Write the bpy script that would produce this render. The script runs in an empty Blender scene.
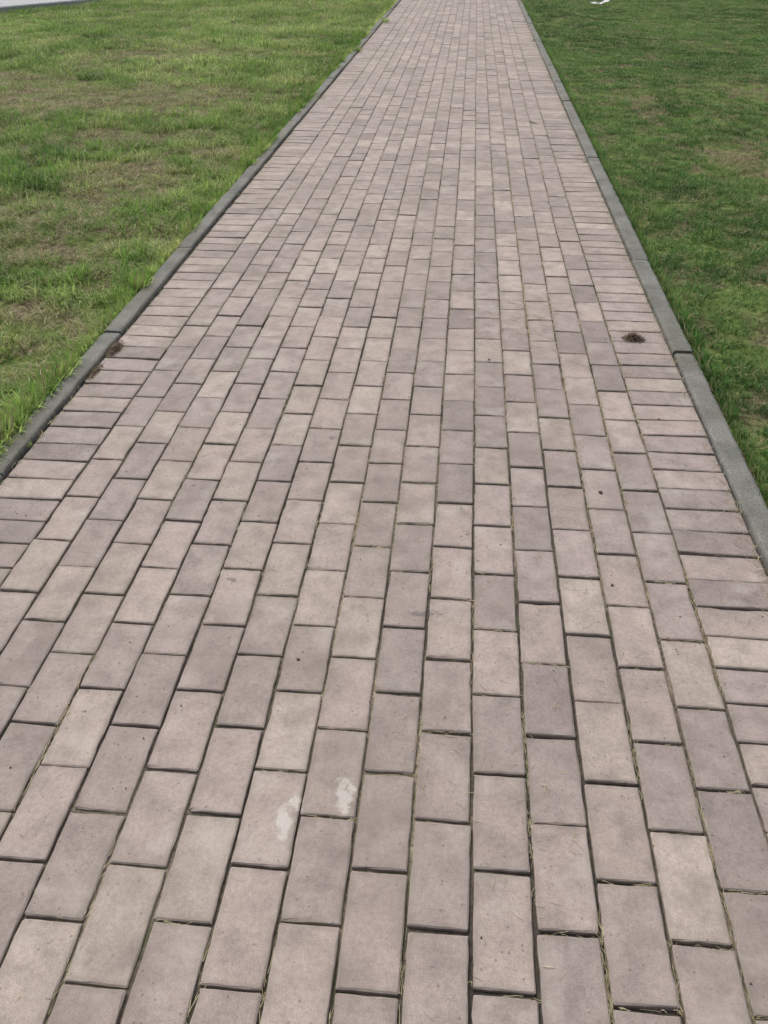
import bpy, math, random
import numpy as np
from mathutils import noise, Vector
random.seed(7); rng=np.random.default_rng(7)
sc=bpy.context.scene
sc.view_settings.view_transform='Standard'; sc.view_settings.look='None'; sc.view_settings.exposure=0

# ---------------- helpers ----------------
def new_mat(name):
    m=bpy.data.materials.new(name); m.use_nodes=True
    nt=m.node_tree; nt.nodes.clear(); return m,nt
class G:
    def __init__(s,nt): s.nt=nt
    def n(s,t,**k):
        nd=s.nt.nodes.new(t)
        for a,b in k.items(): setattr(nd,a,b)
        return nd
    def l(s,a,b): s.nt.links.new(a,b)
    def noise(s,vec,scale,detail=4,rough=.55,dist=0):
        nd=s.n('ShaderNodeTexNoise',noise_dimensions='2D'); nd.inputs['Scale'].default_value=scale
        nd.inputs['Detail'].default_value=detail; nd.inputs['Roughness'].default_value=rough
        nd.inputs['Distortion'].default_value=dist
        s.l(vec,nd.inputs['Vector']); return nd.outputs['Fac']
    def ramp(s,v,stops,interp='LINEAR'):
        nd=s.n('ShaderNodeValToRGB'); cr=nd.color_ramp; cr.interpolation=interp
        while len(cr.elements)<len(stops): cr.elements.new(.5)
        for e,(p,c) in zip(cr.elements,stops):
            e.position=p; e.color=(c[0],c[1],c[2],1) if hasattr(c,'__len__') else (c,c,c,1)
        s.l(v,nd.inputs[0]); return nd.outputs[0]
    def mix(s,f,a,b,mode='MIX'):
        nd=s.n('ShaderNodeMix',data_type='RGBA',blend_type=mode)
        for sock,v in ((nd.inputs[0],f),(nd.inputs[6],a),(nd.inputs[7],b)):
            if isinstance(v,bpy.types.NodeSocket): s.l(v,sock)
            elif hasattr(v,'__len__'): sock.default_value=(v[0],v[1],v[2],1)
            else: sock.default_value=v if sock.type=='VALUE' else (v,v,v,1)
        return nd.outputs[2]
    def math(s,op,a,b=0.0,c=None,clamp=False):
        nd=s.n('ShaderNodeMath',operation=op); nd.use_clamp=clamp
        vs=[a,b]+([c] if c is not None else [])
        for i,v in enumerate(vs):
            if isinstance(v,bpy.types.NodeSocket): s.l(v,nd.inputs[i])
            else: nd.inputs[i].default_value=v
        return nd.outputs[0]
    def maprange(s,v,a,b,c=0,d=1):
        nd=s.n('ShaderNodeMapRange'); s.l(v,nd.inputs[0])
        for i,x in enumerate((a,b,c,d)): nd.inputs[i+1].default_value=x
        return nd.outputs[0]
def mesh_obj(name,verts,faces,mat,attrs=None,smooth=False):
    me=bpy.data.meshes.new(name); me.from_pydata(verts,[],faces); me.update()
    if attrs:
        for an,(ty,data) in attrs.items():
            at=me.attributes.new(an,ty,'POINT')
            at.data.foreach_set('vector' if ty=='FLOAT_VECTOR' else 'value',np.asarray(data,dtype=np.float32).ravel())
    if mat: me.materials.append(mat)
    if smooth: me.polygons.foreach_set('use_smooth',[True]*len(me.polygons))
    ob=bpy.data.objects.new(name,me); sc.collection.objects.link(ob); return ob

X0=.068; PX=.1005
XL=X0-11*PX; XR=X0+5*PX
KL=XL-.201; KR=XR+.201
KW=.070
Y0,Y1=-2.0,46.0
def lawn_z(x,y):
    if KL-KW+.005<x<KR+KW-.005: return -.045
    dx=(KL-KW-x) if x<0 else (x-KR-KW)
    f=min(1,max(0,dx/.5))
    return -.016+f*(.012+.035*noise.noise(Vector((x*.5,y*.5,3)))+.012*noise.noise(Vector((x*2.2,y*2.2,8))))

# ---------------- materials ----------------
mp,nt=new_mat('paver_concrete'); g=G(nt)
geo=g.n('ShaderNodeNewGeometry'); P=geo.outputs['Position']
at=g.n('ShaderNodeAttribute',attribute_name='pr'); sep=g.n('ShaderNodeSeparateXYZ'); g.l(at.outputs['Vector'],sep.inputs[0])
ae=g.n('ShaderNodeAttribute',attribute_name='edge')
tone=g.ramp(sep.outputs[0],[(0,(.262,.214,.202)),(.2,(.320,.264,.246)),(.5,(.342,.278,.258)),(.8,(.368,.303,.272)),(1,(.415,.350,.302))])
big=g.noise(P,.55,2,.5); tone=g.mix(g.maprange(big,.35,.65),tone,g.mix(.4,tone,(.372,.310,.270)))
br=g.maprange(sep.outputs[1],0,1,.89,1.07); tone=g.mix(1.0,tone,br,'MULTIPLY')
off=g.n('ShaderNodeVectorMath',operation='MULTIPLY_ADD'); g.l(at.outputs['Vector'],off.inputs[0]); off.inputs[1].default_value=(7,5,9); g.l(P,off.inputs[2])
bl=g.noise(off.outputs[0],14,4,.6); tone=g.mix(1.0,tone,g.ramp(bl,[(.3,.81),(.5,.99),(.72,1.12)]),'MULTIPLY')
gr=g.noise(P,420,2,.7); tone=g.mix(1.0,tone,g.ramp(gr,[(.3,.80),(.5,1.0),(.7,1.15)]),'MULTIPLY')
gr2=g.noise(P,110,2,.7); tone=g.mix(1.0,tone,g.ramp(gr2,[(.32,.89),(.5,1.0),(.7,1.08)]),'MULTIPLY')
vo=g.n('ShaderNodeTexVoronoi',voronoi_dimensions='2D'); vo.inputs['Scale'].default_value=95; g.l(P,vo.inputs['Vector'])
sepc=g.n('ShaderNodeSeparateColor'); g.l(vo.outputs['Color'],sepc.inputs[0])
pit=g.math('MULTIPLY',g.math('LESS_THAN',vo.outputs['Distance'],.20),g.math('GREATER_THAN',sepc.outputs[0],.965))
tone=g.mix(g.math('MULTIPLY',pit,.5),tone,(.09,.075,.068))
st=g.noise(P,2.6,5,.66); tone=g.mix(g.ramp(st,[(.47,0),(.72,.52)]),tone,(.205,.170,.148))
st2=g.noise(P,13,3,.6); tone=g.mix(g.ramp(st2,[(.57,0),(.74,.28)]),tone,(.16,.138,.12))
ef=g.noise(off.outputs[0],6,5,.68); tone=g.mix(g.ramp(ef,[(.54,0),(.74,.45)]),tone,(.48,.435,.39))
en=g.noise(P,55,3,.65)
ed=g.math('MULTIPLY',ae.outputs['Fac'],g.ramp(en,[(.3,.05),(.7,.75)]))
tone=g.mix(ed,tone,(.185,.16,.13))
def blot(cx,cy,rx,ry,th):
    v=g.n('ShaderNodeVectorMath',operation='SUBTRACT'); g.l(P,v.inputs[0]); v.inputs[1].default_value=(cx,cy,0)
    w=g.n('ShaderNodeVectorMath',operation='MULTIPLY'); g.l(v.outputs[0],w.inputs[0]); w.inputs[1].default_value=(1/rx,1/ry,0)
    ln=g.n('ShaderNodeVectorMath',operation='LENGTH'); g.l(w.outputs[0],ln.inputs[0])
    s=g.math('ADD',ln.outputs['Value'],g.math('MULTIPLY_ADD',en,3.0,-1.5))
    return g.maprange(s,th,th-.6)
for b in ((-.160,1.012,.018,.036,1.15),(-.258,.945,.013,.036,1.15),(-.243,.990,.010,.02,1.1)):
    tone=g.mix(g.math('MULTIPLY',blot(*b),.55),tone,(.62,.59,.55))
for b in ((.412,2.063,.012,.014,.6),(-.36,2.30,.02,.02,.8),(.12,2.9,.012,.02,.8),(-.5,1.6,.02,.012,.8),(-.035,1.52,.05,.012,.9)):
    tone=g.mix(g.math('MULTIPLY',blot(*b),.6),tone,(.10,.09,.085))
bs=g.n('ShaderNodeBsdfPrincipled'); g.l(tone,bs.inputs['Base Color']); bs.inputs['Roughness'].default_value=.78
bs.inputs['Specular IOR Level'].default_value=.35
bp=g.n('ShaderNodeBump'); bp.inputs['Strength'].default_value=.42; bp.inputs['Distance'].default_value=.0012
hh=g.math('ADD',g.math('MULTIPLY',gr,.6),g.math('MULTIPLY',gr2,.9))
g.l(hh,bp.inputs['Height']); g.l(bp.outputs[0],bs.inputs['Normal'])
o=g.n('ShaderNodeOutputMaterial'); g.l(bs.outputs[0],o.inputs[0])

mj,nt=new_mat('joint_sand'); g=G(nt); geo=g.n('ShaderNodeNewGeometry'); P=geo.outputs['Position']
a=g.noise(P,2.3,4,.6); b=g.noise(P,90,3,.7)
c=g.ramp(a,[(.36,(.050,.043,.033)),(.50,(.11,.092,.067)),(.64,(.28,.24,.175))])
c=g.mix(1.0,c,g.ramp(b,[(.3,.5),(.7,1.5)]),'MULTIPLY')
gm=g.noise(P,5,3,.6); c=g.mix(g.ramp(gm,[(.58,0),(.7,.6)]),c,(.08,.10,.035))
bs=g.n('ShaderNodeBsdfPrincipled'); g.l(c,bs.inputs['Base Color']); bs.inputs['Roughness'].default_value=.95
o=g.n('ShaderNodeOutputMaterial'); g.l(bs.outputs[0],o.inputs[0])

def concrete(name,col,dark,mossy=.5):
    m,nt=new_mat(name); g=G(nt); geo=g.n('ShaderNodeNewGeometry'); P=geo.outputs['Position']
    a=g.noise(P,6,5,.65); b=g.noise(P,160,2,.7); d=g.noise(P,1.7,3,.6)
    c=g.mix(g.ramp(a,[(.38,0),(.66,1)]),col,dark)
    c=g.mix(g.math('MULTIPLY',g.ramp(d,[(.45,0),(.7,1)]),mossy),c,(.15,.145,.10))
    c=g.mix(1.0,c,g.ramp(b,[(.3,.7),(.7,1.25)]),'MULTIPLY')
    bs=g.n('ShaderNodeBsdfPrincipled'); g.l(c,bs.inputs['Base Color']); bs.inputs['Roughness'].default_value=.9
    bp=g.n('ShaderNodeBump'); bp.inputs['Strength'].default_value=.6; bp.inputs['Distance'].default_value=.002
    g.l(b,bp.inputs['Height']); g.l(bp.outputs[0],bs.inputs['Normal'])
    o=g.n('ShaderNodeOutputMaterial'); g.l(bs.outputs[0],o.inputs[0]); return m
mk=concrete('kerb_concrete',(.198,.196,.180),(.125,.127,.112))
mroad=concrete('footway_concrete',(.42,.43,.44),(.36,.37,.38),.1)

ms,nt=new_mat('lawn_soil'); g=G(nt); geo=g.n('ShaderNodeNewGeometry'); P=geo.outputs['Position']
n1=g.noise(P,.75,3,.6,.5); n2=g.noise(P,3.2,3,.65,.4); n3=g.noise(P,28,4,.7)
soil=g.ramp(n3,[(.3,(.045,.036,.024)),(.5,(.11,.09,.055)),(.7,(.24,.20,.12))])
green=g.ramp(n3,[(.3,(.05,.08,.02)),(.6,(.13,.18,.05)),(.8,(.22,.23,.10))])
c=g.mix(g.ramp(n2,[(.42,1),(.62,.1)]),soil,green)
far=g.n('ShaderNodeVectorMath',operation='LENGTH'); g.l(P,far.inputs[0])
c=g.mix(g.maprange(far.outputs['Value'],20,30),c,g.ramp(n1,[(.3,(.11,.18,.045)),(.7,(.18,.25,.075))]))
bs=g.n('ShaderNodeBsdfPrincipled'); g.l(c,bs.inputs['Base Color']); bs.inputs['Roughness'].default_value=1; bs.inputs['Specular IOR Level'].default_value=.1
o=g.n('ShaderNodeOutputMaterial'); g.l(bs.outputs[0],o.inputs[0])

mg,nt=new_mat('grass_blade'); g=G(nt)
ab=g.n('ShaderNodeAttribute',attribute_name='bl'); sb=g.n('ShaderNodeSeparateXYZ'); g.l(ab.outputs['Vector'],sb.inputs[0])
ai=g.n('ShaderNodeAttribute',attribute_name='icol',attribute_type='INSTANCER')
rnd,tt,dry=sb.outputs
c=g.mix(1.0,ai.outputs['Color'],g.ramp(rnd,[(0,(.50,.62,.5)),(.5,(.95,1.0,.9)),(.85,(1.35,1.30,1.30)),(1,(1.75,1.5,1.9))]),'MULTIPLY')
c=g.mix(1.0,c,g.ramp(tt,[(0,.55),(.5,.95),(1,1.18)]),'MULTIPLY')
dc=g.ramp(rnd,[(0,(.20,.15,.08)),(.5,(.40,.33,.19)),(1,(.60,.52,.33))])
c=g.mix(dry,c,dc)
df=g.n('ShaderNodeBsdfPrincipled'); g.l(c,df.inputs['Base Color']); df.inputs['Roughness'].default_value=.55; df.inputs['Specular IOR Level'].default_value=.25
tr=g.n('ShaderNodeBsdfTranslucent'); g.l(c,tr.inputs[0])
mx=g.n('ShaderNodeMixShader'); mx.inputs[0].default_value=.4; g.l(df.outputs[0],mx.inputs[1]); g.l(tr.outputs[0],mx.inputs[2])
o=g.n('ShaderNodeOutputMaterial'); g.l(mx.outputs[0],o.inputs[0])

def plain(name,c1,c2,scale=40):
    m,nt=new_mat(name); g=G(nt); geo=g.n('ShaderNodeNewGeometry')
    a=g.noise(geo.outputs['Position'],scale,3,.6)
    bs=g.n('ShaderNodeBsdfPrincipled'); g.l(g.ramp(a,[(.3,c1),(.7,c2)]),bs.inputs['Base Color']); bs.inputs['Roughness'].default_value=.85
    o=g.n('ShaderNodeOutputMaterial'); g.l(bs.outputs[0],o.inputs[0]); return m
mstraw=plain('dry_straw',(.27,.23,.12),(.54,.48,.30),35)
mgrit=plain('dark_grit',(.03,.025,.02),(.10,.08,.06),50)
mbrown=plain('brown_thatch',(.055,.036,.02),(.20,.14,.08),120)
mpaper=plain('white_paper',(.72,.73,.75),(.82,.82,.83),10)

# ---------------- pavers ----------------
V=[];F=[];PR=[];ED=[]
def outline(hx,hy,r,near):
    pts=[]
    nl=6 if near else 1; ns=3 if near else 1
    def side(a,b,n):
        for i in range(1,n+1):
            t=i/(n+1); pts.append((a[0]+(b[0]-a[0])*t,a[1]+(b[1]-a[1])*t))
    cs=[(hx-r,hy-r,0),(-hx+r,hy-r,90),(-hx+r,-hy+r,180),(hx-r,-hy+r,270)]
    for i,(cx,cy,a0) in enumerate(cs):
        for a in ((0,45,90) if near else (15,75)):
            q=math.radians(a0+a); pts.append((cx+r*math.cos(q),cy+r*math.sin(q)))
        nx=cs[(i+1)%4]
        A=pts[-1]; q2=math.radians(nx[2]); B=(nx[0]+r*math.cos(q2),nx[1]+r*math.sin(q2))
        ln=abs(A[0]-B[0])+abs(A[1]-B[1]); n=nl if ln>.13 else ns
        if near: side(A,B,n)
    return pts
def paver(cx,cy,hx,hy):
    near=cy<7
    fg=1.08 if cy<2 else max(.6,1.08-(cy-2)*.09)
    if -.15<cx<.45 and cy<2.2: fg*=1.15
    hx-=(.0018+random.random()*.0013)*fg; hy-=(.0020+random.random()*.0014)*fg
    rot=random.gauss(0,.007); tx=random.gauss(0,.010); ty=random.gauss(0,.007); dz=random.gauss(0,.0010)
    pr=(random.random(),random.random(),random.random())
    c,s=math.cos(rot),math.sin(rot)
    ol=outline(hx,hy,.0032,near); n=len(ol); base=len(V)
    chip_i=random.randrange(n) if random.random()<.5 else -9
    for ring,(ins,z,e) in enumerate(((0,-.035,1),(0,-.0018,1),(.0025,0,.7),(.012,0,0))):
        for i,(x,y) in enumerate(ol):
            sx=(hx-ins)/hx; sy=(hy-ins)/hy
            j=0; zd=0
            if near and ring in(1,2):
                j=random.gauss(0,.0005)
                if abs(i-chip_i)<=1:
                    j-=random.uniform(.0012,.0040) if ring==2 else random.uniform(.0004,.0025)
                    zd=-random.uniform(0,.001)
            px=x*sx+ (j*(1 if x>0 else -1) if abs(x)>hx-.004 else 0)
            py=y*sy+ (j*(1 if y>0 else -1) if abs(y)>hy-.004 else 0)
            zz=z+dz+zd+px*tx+py*ty
            V.append((cx+px*c-py*s,cy+px*s+py*c,zz)); PR.append(pr); ED.append(e)
    for r in range(3):
        a=base+r*n; b=a+n
        for i in range(n):
            k=(i+1)%n; F.append((a+i,a+k,b+k,b+i))
    F.append(tuple(range(base+3*n,base+4*n)))
def wob(k,y):
    return .0036*noise.noise(Vector((k*3.7,y*.55,0)))+.003*noise.noise(Vector((0,y*.16,5)))
def creep(k):
    return -.003-.0060*max(0,-k)
for k in range(-11,5):
    y=.885+(.1 if k%2 else 0)-.2*15+creep(k)
    while y<Y1:
        L=.2
        jo=.007*noise.noise(Vector((k*1.9,y*.8,11)))+random.gauss(0,.0010)
        xa=X0+k*PX+wob(k,y+.1); xb=X0+(k+1)*PX+wob(k+1,y+.1)
        paver((xa+xb)/2,y+.1+jo,(xb-xa)/2,L/2); y+=L
for side in (0,1):
    y=Y0
    while y<Y1:
        xa,xb=(KL,XL+wob(-11,y)) if side==0 else (XR+wob(5,y),KR)
        jo=.0008*random.gauss(0,1)
        paver((xa+xb)/2,y+.05+jo,(xb-xa)/2-.0005,.05); y+=.1
path=mesh_obj('brick_path',V,F,mp,{'pr':('FLOAT_VECTOR',PR),'edge':('FLOAT',ED)})
V=[];F=[]; nx=42; ys=list(np.arange(Y0,8,.05))+list(np.arange(8,Y1+.5,.5))
for j,y in enumerate(ys):
    for i in range(nx+1):
        x=KL+(KR-KL)*i/nx
        V.append((x,y,-.0075+min(1,max(0,(y-1.2)*.3))*.0032+.0030*noise.noise(Vector((x*3,y*3,1)))))
for j in range(len(ys)-1):
    for i in range(nx):
        a=j*(nx+1)+i; F.append((a,a+1,a+nx+2,a+nx+1))
jf=mesh_obj('joint_fill',V,F,mj); jf.parent=path

# ---------------- kerbs ----------------
def kerb(name,xin,sgn):
    V=[];F=[]
    prof=[(0,-.12),(0,.007),(.003,.013),(.009,.016),(KW-.010,.016),(KW-.003,.013),(KW,.005),(KW,-.12)]
    y=Y0
    while y<Y1:
        L=1.0; dx=random.gauss(0,.0022); dz=random.gauss(0,.002); sl=random.gauss(0,.002); sk=random.gauss(0,.002)
        ns=26 if y<9 else 3
        b0=len(V)
        for j in range(ns+1):
            t=j/ns; yy=y+.003+(L-.006)*t
            e=.0035 if j in(0,ns) else 0
            for q,(px,pz) in enumerate(prof):
                w=.0024*noise.noise(Vector((yy*11,q*4.0,sgn*5))) if 0<q<7 else 0
                z=pz+dz+sl*(t-.5)+(w-e if 0<q<7 else 0)
                V.append((xin+sgn*(px+w)+dx+sk*(t-.5),yy,z))
        n=len(prof)
        for j in range(ns):
            for q in range(n-1):
                a=b0+j*n+q; f=(a,a+1,a+n+1,a+n); F.append(f if sgn>0 else f[::-1])
        F.append(tuple(range(b0,b0+n))); F.append(tuple(range(b0+ns*n,b0+ns*n+n)))
        y+=L
    return mesh_obj(name,V,F,mk)
kerb('kerb',KL-.004,-1); kerb('kerb',KR+.004,1)

# ---------------- ground sheet ----------------
gx=sorted(set([-600,-200,-80,-40,-25]+[round(v,3) for v in np.arange(-16,KL-KW-.1,.16)]+[KL-KW-.02,KL-KW+.004,KL-KW+.03,KR+KW-.03,KR+KW-.004,KR+KW+.02]+[round(v,3) for v in np.arange(KR+KW+.1,13,.16)]+[20,40,80,200,600]))
gy=[-600,-200,-60,-20,-6]+list(np.arange(-3,28,.16))+[32,40,60,100,200,600]
V=[(x,y,lawn_z(x,y) if abs(x)<17 and -6<y<29 else (-.045 if KL-KW<x<KR+KW else -.012)) for y in gy for x in gx]
n=len(gx); F=[(j*n+i,j*n+i+1,(j+1)*n+i+1,(j+1)*n+i) for j in range(len(gy)-1) for i in range(n-1)]
mesh_obj('ground',V,F,ms,smooth=True)

# ---------------- distant concrete footway, upper left ----------------
A=Vector((-7.26,15.0)); D=Vector((.484,.875)); N=Vector((-.875,.484))
rd_in=lambda x,y:(Vector((x,y))-A).dot(N)
V=[];F=[]
prof=[(-.0,-.1),(-.0,.055),(.015,.07),(.10,.07),(.105,.05),(2.6,.05),(2.605,.07),(2.69,.07),(2.70,.055),(2.70,-.1)]
ts=np.arange(-22,40,2.0)
for t in ts:
    for (w,z) in prof:
        p=A+D*float(t)+N*w; V.append((p.x,p.y,z))
n=len(prof)
for j in range(len(ts)-1):
    for q in range(n-1):
        a=j*n+q; F.append((a+n,a+n+1,a+1,a))
mesh_obj('concrete_footway',V,F,mroad)

# ---------------- grass ----------------
def blades(nb,rad,hmin,hmax,wid,lean,pdry,seed,flat=False):
    r=random.Random(seed); V=[];F=[];B=[]
    for _ in range(nb):
        a=r.uniform(0,6.283); d=rad*math.sqrt(r.random()); x,y=d*math.cos(a),d*math.sin(a)
        h=r.uniform(hmin,hmax); dr=r.uniform(0,6.283); ln=abs(r.gauss(lean,.35)); w=wid*r.uniform(.6,1.25)
        isd=1.0 if r.random()<pdry else 0.0
        fl=flat or (isd and r.random()<.6)
        rn=r.random(); dx,dy=math.cos(dr),math.sin(dr); sx,sy=-dy,dx
        ph=0 if not fl else r.uniform(.95,1.35)
        px=x;py=y;pz=-.004 if not fl else r.uniform(.002,.012); b=len(V); ns=3
        ang=ph if fl else ln*.35
        for i in range(ns+1):
            t=i/ns; ww=w*(1-t**1.6)*.5+.0002
            V.append((px-sx*ww,py-sy*ww,pz)); V.append((px+sx*ww,py+sy*ww,pz))
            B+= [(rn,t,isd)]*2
            st=h/ns; px+=dx*math.sin(ang)*st; py+=dy*math.sin(ang)*st; pz+=math.cos(ang)*st
            ang+= ln*.55 if not fl else r.uniform(-.1,.25)
        for i in range(ns):
            F.append((b+2*i,b+2*i+1,b+2*i+3,b+2*i+2))
    return V,F,B
col=bpy.data.collections.new('grass_tufts')
specs=[
 (22,.05,.035,.085,.0036,.9,.12,1),(22,.055,.03,.07,.0033,1.2,.18,2),(18,.045,.055,.130,.0042,.7,.05,3),
 (32,.055,.022,.050,.0029,1.0,.06,4),(32,.06,.02,.045,.0027,1.3,.09,5),(28,.055,.03,.06,.0030,.9,.04,6),
 (44,.11,.03,.07,.0056,1.0,.12,7),(44,.11,.03,.08,.0054,1.0,.20,8),
 (56,.11,.022,.045,.0050,1.1,.05,9),(56,.11,.022,.05,.0048,1.1,.08,10),
 (26,.065,.03,.08,.0024,1.0,.95,11,True),(30,.085,.03,.09,.0028,1.0,.85,12,True),
 (14,.02,.02,.045,.0026,.5,.15,13)]
for i,s in enumerate(specs):
    V,F,B=blades(*s); me=bpy.data.meshes.new('tuft_%02d'%i); me.from_pydata(V,[],F); me.update()
    a=me.attributes.new('bl','FLOAT_VECTOR','POINT'); a.data.foreach_set('vector',np.array(B,dtype=np.float32).ravel())
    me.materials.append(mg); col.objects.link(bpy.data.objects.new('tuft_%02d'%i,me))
spots=[(-1.665,3.11,.24,.16),(-1.50,2.75,.10,.15),(-3.25,7.76,1.2,.6),(-1.95,5.2,.28,.4),(-2.6,4.6,.3,.2),(-1.9,3.9,.25,.12),(-4.6,8.6,1.0,.6),(-2.4,8.0,.5,.5),(-2.2,6.4,.5,.2),(-3.4,10.5,.8,.4),(-5.2,7.6,.7,.5),(1.75,6.2,.16,.4),(1.9,5.6,.12,.2),(1.45,8.2,.1,.3),(2.5,8.6,.3,.4)]
def bare(x,y):
    v=0
    for (a,b,rx,ry) in spots:
        d=((x-a)/rx)**2+((y-b)/ry)**2
        if d<2.6: v=max(v,1-d/2.0+.8*noise.noise(Vector((x*6,y*6,2))))
    return min(1,max(0,v))
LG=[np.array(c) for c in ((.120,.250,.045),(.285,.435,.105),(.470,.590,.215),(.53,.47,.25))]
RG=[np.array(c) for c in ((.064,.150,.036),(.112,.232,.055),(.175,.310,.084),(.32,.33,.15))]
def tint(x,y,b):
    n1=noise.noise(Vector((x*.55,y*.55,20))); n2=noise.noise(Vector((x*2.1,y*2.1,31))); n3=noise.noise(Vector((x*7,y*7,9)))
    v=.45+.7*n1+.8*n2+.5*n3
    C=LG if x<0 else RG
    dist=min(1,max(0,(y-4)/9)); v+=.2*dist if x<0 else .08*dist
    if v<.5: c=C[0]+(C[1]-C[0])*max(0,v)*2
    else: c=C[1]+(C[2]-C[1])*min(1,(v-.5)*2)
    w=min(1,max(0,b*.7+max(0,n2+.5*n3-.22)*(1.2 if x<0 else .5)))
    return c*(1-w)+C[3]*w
pts=[];rot=[];scl=[];var=[];icol=[]
def add(x,y,i,s,rx=0,ry=0,z=None,b=0,yaw=None):
    pts.append((x,y,lawn_z(x,y) if z is None else z)); rot.append((rx,ry,random.uniform(0,6.283) if yaw is None else yaw)); scl.append(s); var.append(i)
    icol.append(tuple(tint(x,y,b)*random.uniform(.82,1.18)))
def scatter(xa_f,xb_f,ya,yb,dens,left,far):
    xm=min(xa_f(ya),xa_f(yb)); xM=max(xb_f(ya),xb_f(yb)); cnt=int((xM-xm)*(yb-ya)*dens)
    for _ in range(cnt):
        x=random.uniform(xm,xM); y=random.uniform(ya,yb)
        if x<xa_f(y) or x>xb_f(y): continue
        if -.03<rd_in(x,y)<2.75: continue
        b=bare(x,y); n1=noise.noise(Vector((x*1.3,y*1.3,0))); n2=noise.noise(Vector((x*4.5,y*4.5,4)))
        if left:
            h=.92+.45*n1+.75*n2; pd=.07+max(0,.35*n2-.02)+.22*max(0,-n1)
        else:
            h=.85+.15*n1+.25*n2; pd=.03+.08*max(0,n2)
        if random.random()<b*.85:
            if random.random()<.5: add(x,y,random.choice((10,11)),random.uniform(.5,1.0),b=b)
            continue
        if random.random()<pd: add(x,y,random.choice((10,11)),random.uniform(.6,1.1)*(1 if left else .7),z=lawn_z(x,y)+random.uniform(0,.02),b=b); continue
        i=random.choice((0,1,2) if left and not far else (3,4,5) if not far else (6,7) if left else (8,9))
        edge=(KL-KW-x) if left else (x-KR-KW)
        rad=(.05 if not far else .10)
        s=max(.42,h)*random.uniform(.8,1.2)*(1-.35*b)
        if edge<rad*s*.8: i=12; s=random.uniform(.7,1.3)
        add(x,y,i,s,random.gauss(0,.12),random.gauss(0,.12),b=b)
Lx=lambda y:-(2.5+.54*max(y,0)); Rx=lambda y:2.1+.38*max(y,0)
KLo=KL-KW-.006; KRo=KR+KW+.006
for (ya,yb,dn,far) in ((.4,3,480,0),(3,6,420,0),(6,8.5,300,0),(8.5,13,150,1),(13,23,110,1)):
    scatter(Lx,lambda y:KLo-.012,ya,yb,dn,True,far); scatter(lambda y:KRo+.012,Rx,ya,yb,dn*(1.1 if not far else 1),False,far)
for _ in range(5200):
    y=random.uniform(.3,18)
    if random.random()<.5:
        q=noise.noise(Vector((0,y*1.1,1)))+.5*noise.noise(Vector((0,y*5,1)))
        over=q>.12
        add(KLo-random.uniform(.008,.035),y,12,random.uniform(.9,1.6)*(1.7 if over else 1),random.gauss(0,.15),.4 if over else random.gauss(0,.1),z=-.012,yaw=random.gauss(0,.9))
    else:
        q=noise.noise(Vector((9,y*1.1,1)))+.5*noise.noise(Vector((5,y*5,1)))
        over=q>.25
        add(KRo+random.uniform(.008,.035),y,12,random.uniform(.8,1.3)*(1.45 if over else 1),random.gauss(0,.15),-.35 if over else random.gauss(0,.1),z=-.012,yaw=random.gauss(0,.9))
for (x,y,n,s) in ((-1.262,10.93,12,1.1),(-1.22,14.1,12,1.2),(-1.3,12.4,4,.8),(.80,12.0,4,.6),(-1.25,8.0,3,.5)):
    for _ in range(n): add(x+random.gauss(0,.025),y+random.gauss(0,.06),random.choice((0,1,2)),s*random.uniform(.6,1),z=.0)
for _ in range(120):
    y=1+11*random.random()
    if noise.noise(Vector((3,y*.9,1)))>.0: add(random.choice((KL,KR,KR)),y,12,random.uniform(.2,.55),z=.0)
me=bpy.data.meshes.new('lawn_grass'); me.from_pydata(pts,[],[])
for an,ty,data,key in (('rot','FLOAT_VECTOR',rot,'vector'),('icol','FLOAT_VECTOR',icol,'vector'),('scl','FLOAT',scl,'value'),('var','INT',var,'value')):
    a=me.attributes.new(an,ty,'POINT'); a.data.foreach_set(key,np.array(data,dtype=np.int32 if ty=='INT' else np.float32).ravel())
lg=bpy.data.objects.new('lawn_grass',me); sc.collection.objects.link(lg)
ng=bpy.data.node_groups.new('grass_scatter','GeometryNodeTree')
ng.interface.new_socket('Geometry',in_out='INPUT',socket_type='NodeSocketGeometry'); ng.interface.new_socket('Geometry',in_out='OUTPUT',socket_type='NodeSocketGeometry')
N_=ng.nodes; gi=N_.new('NodeGroupInput'); go=N_.new('NodeGroupOutput')
ci=N_.new('GeometryNodeCollectionInfo'); ci.inputs['Collection'].default_value=col; ci.inputs['Separate Children'].default_value=True; ci.inputs['Reset Children'].default_value=True
m2p=N_.new('GeometryNodeMeshToPoints'); iop=N_.new('GeometryNodeInstanceOnPoints'); iop.inputs['Pick Instance'].default_value=True
def na(nm,t):
    q=N_.new('GeometryNodeInputNamedAttribute'); q.data_type=t; q.inputs['Name'].default_value=nm; return q.outputs['Attribute']
ng.links.new(gi.outputs[0],m2p.inputs['Mesh']); ng.links.new(m2p.outputs[0],iop.inputs['Points']); ng.links.new(ci.outputs[0],iop.inputs['Instance'])
ng.links.new(na('var','INT'),iop.inputs['Instance Index'])
e2r=N_.new('FunctionNodeEulerToRotation'); ng.links.new(na('rot','FLOAT_VECTOR'),e2r.inputs[0]); ng.links.new(e2r.outputs[0],iop.inputs['Rotation'])
ng.links.new(na('scl','FLOAT'),iop.inputs['Scale']); ng.links.new(iop.outputs[0],go.inputs[0])
md=lg.modifiers.new('scatter','NODES'); md.node_group=ng
print('tufts',len(pts))

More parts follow.
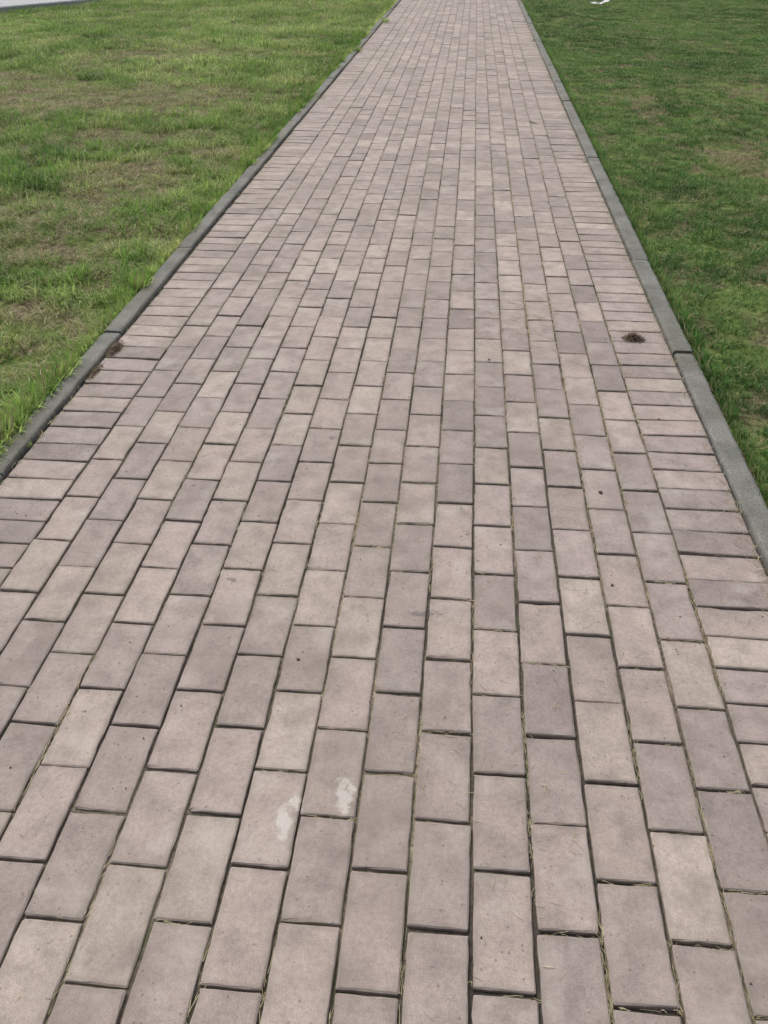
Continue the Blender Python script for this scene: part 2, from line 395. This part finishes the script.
# ---------------- loose clippings on the paving ----------------
def strands(name,items,mat):
    V=[];F=[]
    for (x,y,z,L,a,w,curl) in items:
        b=len(V); ns=4; px,py=x,y
        for i in range(ns+1):
            sx,sy=-math.sin(a)*w/2,math.cos(a)*w/2; zz=z+.0015*math.sin(i*1.3+x*90)+.001
            V.append((px-sx,py-sy,zz)); V.append((px+sx,py+sy,zz+.0004))
            px+=math.cos(a)*L/ns; py+=math.sin(a)*L/ns; a+=curl
        for i in range(ns): F.append((b+2*i,b+2*i+1,b+2*i+3,b+2*i+2))
    return mesh_obj(name,V,F,mat)
it=[]
for _ in range(21000):
    y=.4+13*random.random()**1.3; r=random.random(); fw=.85+.14*y
    if r<.6:
        k=random.choice([-8,-6,-4,-3,-2,-1,0,1,1,2,2,2,3,3,3,4,4,5,5,5,5])
        if noise.noise(Vector((k*2.3,y*2.4,7)))<(.12 if k<1 else -.05): continue
        x=X0+k*PX+wob(k,y)+random.gauss(0,.0022); a=math.pi/2+random.gauss(0,.20); z=-.0022
        L=random.uniform(.010,.045)
    elif r<.74:
        k=random.randint(-5,4); y=.885+creep(k)+(.1 if k%2 else 0)+.2*round((y-.885)/.2)+random.gauss(0,.002)
        x=X0+(k+random.random())*PX; a=random.gauss(0,.12); z=-.0025; L=random.uniform(.006,.03)
        if noise.noise(Vector((x*3,y*2,13)))<.0: continue
    else:
        x=random.triangular(KL,KR,KR-.12); a=random.uniform(0,3.14); z=.0012; L=random.uniform(.005,.026)
        if noise.noise(Vector((x*2,y*1.5,3)))<.02: continue
    it.append((x,y,z,L,a,random.uniform(.0005,.0011)*fw,random.gauss(0,.12)))
for _ in range(110):
    it.append((.30+random.gauss(0,.10),3.23+random.gauss(0,.18),.0018,random.uniform(.03,.09),random.gauss(2.6,.5),.0013,random.gauss(0,.1)))
for _ in range(3400):
    y=.4+14*random.random(); r=random.random()<.65
    x=(KR-abs(random.gauss(0,.022))) if r else (KL+abs(random.gauss(0,.014)))
    it.append((x,y,.0012,random.uniform(.008,.035),math.pi/2+random.gauss(0,.6),.0012,random.gauss(0,.15)))
strands('dry_grass_clippings',it,mstraw)

# ---------------- little clumps and grit ----------------
def clump(name,cx,cy,rx,ry,h,n,mat,zb=0):
    V=[];F=[]
    nu,nv=14,6
    for j in range(nv+1):
        ph=math.pi/2*j/nv
        for i in range(nu):
            a=2*math.pi*i/nu; k=.75+.45*noise.noise(Vector((math.cos(a)*2+cx,math.sin(a)*2+cy,ph*2)))
            V.append((cx+rx*.7*k*math.cos(a)*math.cos(ph),cy+ry*.7*k*math.sin(a)*math.cos(ph),zb+.001+h*.6*k*math.sin(ph)))
    for j in range(nv):
        for i in range(nu): F.append((j*nu+i,j*nu+(i+1)%nu,(j+1)*nu+(i+1)%nu,(j+1)*nu+i))
    for _ in range(n):
        a=random.uniform(0,6.283); d=random.random()**.7*1.15; x=cx+rx*d*math.cos(a); y=cy+ry*d*math.sin(a); z=zb+.002+h*max(0,1-d)*random.uniform(.3,1.2)
        q=random.uniform(0,6.283); el=random.gauss(0,.5); L=random.uniform(.008,.030); w=random.uniform(.001,.0024); b=len(V)
        for t in (-.5,0,.5):
            px=x+math.cos(q)*L*t; py=y+math.sin(q)*L*t; pz=max(zb+.0015,z+math.sin(el)*L*t-.002*abs(t)*2)
            V.append((px-math.sin(q)*w/2,py+math.cos(q)*w/2,pz)); V.append((px+math.sin(q)*w/2,py-math.cos(q)*w/2,pz+.0005))
        F.append((b,b+1,b+3,b+2)); F.append((b+2,b+3,b+5,b+4))
    return mesh_obj(name,V,F,mat)
clump('thatch_clump',.652,3.128,.036,.030,.026,300,mbrown)
clump('thatch_clump',-1.222,2.87,.018,.060,.018,260,mbrown)
clump('thatch_clump',-1.226,2.68,.008,.06,.008,100,mbrown)
V=[];F=[]
def bit(x,y,s,z=.0012):
    b=len(V); m=6; a0=random.random()*6; el=random.uniform(.45,1); q=random.uniform(0,3.14); c,sn=math.cos(q),math.sin(q)
    for rr,zz in ((1,0),(.75,.45)):
        for i in range(m):
            a=a0+2*math.pi*i/m; k=random.uniform(.75,1.15)*s*rr; u=math.cos(a)*k; v=math.sin(a)*k*el
            V.append((x+u*c-v*sn,y+u*sn+v*c,z-.001+zz*s))
    for i in range(m): F.append((b+i,b+(i+1)%m,b+m+(i+1)%m,b+m+i))
    F.append(tuple(range(b+m,b+2*m)))
for _ in range(1600):
    y=.4+9*random.random()**1.8; x=random.uniform(KL,KR)
    if noise.noise(Vector((x*2.2,y*1.6,30)))<-.1: continue
    bit(x,y,random.uniform(.0007,.0024))
for (x,y,s) in ((.412,2.063,.007),(.394,1.66,.005),(.12,2.9,.005),(-.3,1.35,.004),(.64,2.5,.006),(-.7,2.0,.004)): bit(x,y,s)
mesh_obj('grit',V,F,mgrit)

V=[];F=[]
nx,ny=9,7
for j in range(ny):
    for i in range(nx):
        u=i/(nx-1)-.5; v=j/(ny-1)-.5
        V.append((2.06+u*.28+.03*noise.noise(Vector((u*5,v*5,0))),16.75+v*.16,.045+.05*noise.noise(Vector((u*6,v*6,3)))+.09*abs(u)*(1 if u>0 else .3)))
for j in range(ny-1):
    for i in range(nx-1):
        a=j*nx+i; F.append((a,a+1,a+nx+1,a+nx))
mesh_obj('paper_litter',V,F,mpaper)

# ---------------- light: thin overcast ----------------
w=bpy.data.worlds.new('World'); sc.world=w; w.use_nodes=True; nt=w.node_tree; nt.nodes.clear()
sk=nt.nodes.new('ShaderNodeTexSky'); sk.sky_type='NISHITA'; sk.sun_disc=False
EL,AZ=math.radians(52),math.radians(-35)
sk.sun_elevation=EL; sk.sun_rotation=AZ; sk.dust_density=5; sk.air_density=1.0; sk.ozone_density=1.0
hs=nt.nodes.new('ShaderNodeHueSaturation'); hs.inputs['Saturation'].default_value=.45
nt.links.new(sk.outputs[0],hs.inputs['Color'])
bg=nt.nodes.new('ShaderNodeBackground'); bg.inputs[1].default_value=.15
wo=nt.nodes.new('ShaderNodeOutputWorld'); nt.links.new(hs.outputs[0],bg.inputs[0]); nt.links.new(bg.outputs[0],wo.inputs[0])
sl=bpy.data.lights.new('sun','SUN'); sl.energy=1.5; sl.angle=math.radians(25); sl.color=(1,.95,.88)
so=bpy.data.objects.new('sun',sl); sc.collection.objects.link(so)
d=Vector((math.sin(AZ)*math.cos(EL),math.cos(AZ)*math.cos(EL),math.sin(EL)))
so.rotation_euler=(-d).to_track_quat('-Z','Y').to_euler(); so.location=(0,0,10)

cd=bpy.data.cameras.new('camera'); cam=bpy.data.objects.new('camera',cd); sc.collection.objects.link(cam)
cam.location=(0,0,1.313); cam.rotation_euler=(math.radians(90-34.3),0,math.radians(4.97))
cd.sensor_fit='VERTICAL'; cd.sensor_height=24; cd.lens=24*884/1024; cd.clip_end=2000; cd.clip_start=.02
sc.camera=cam
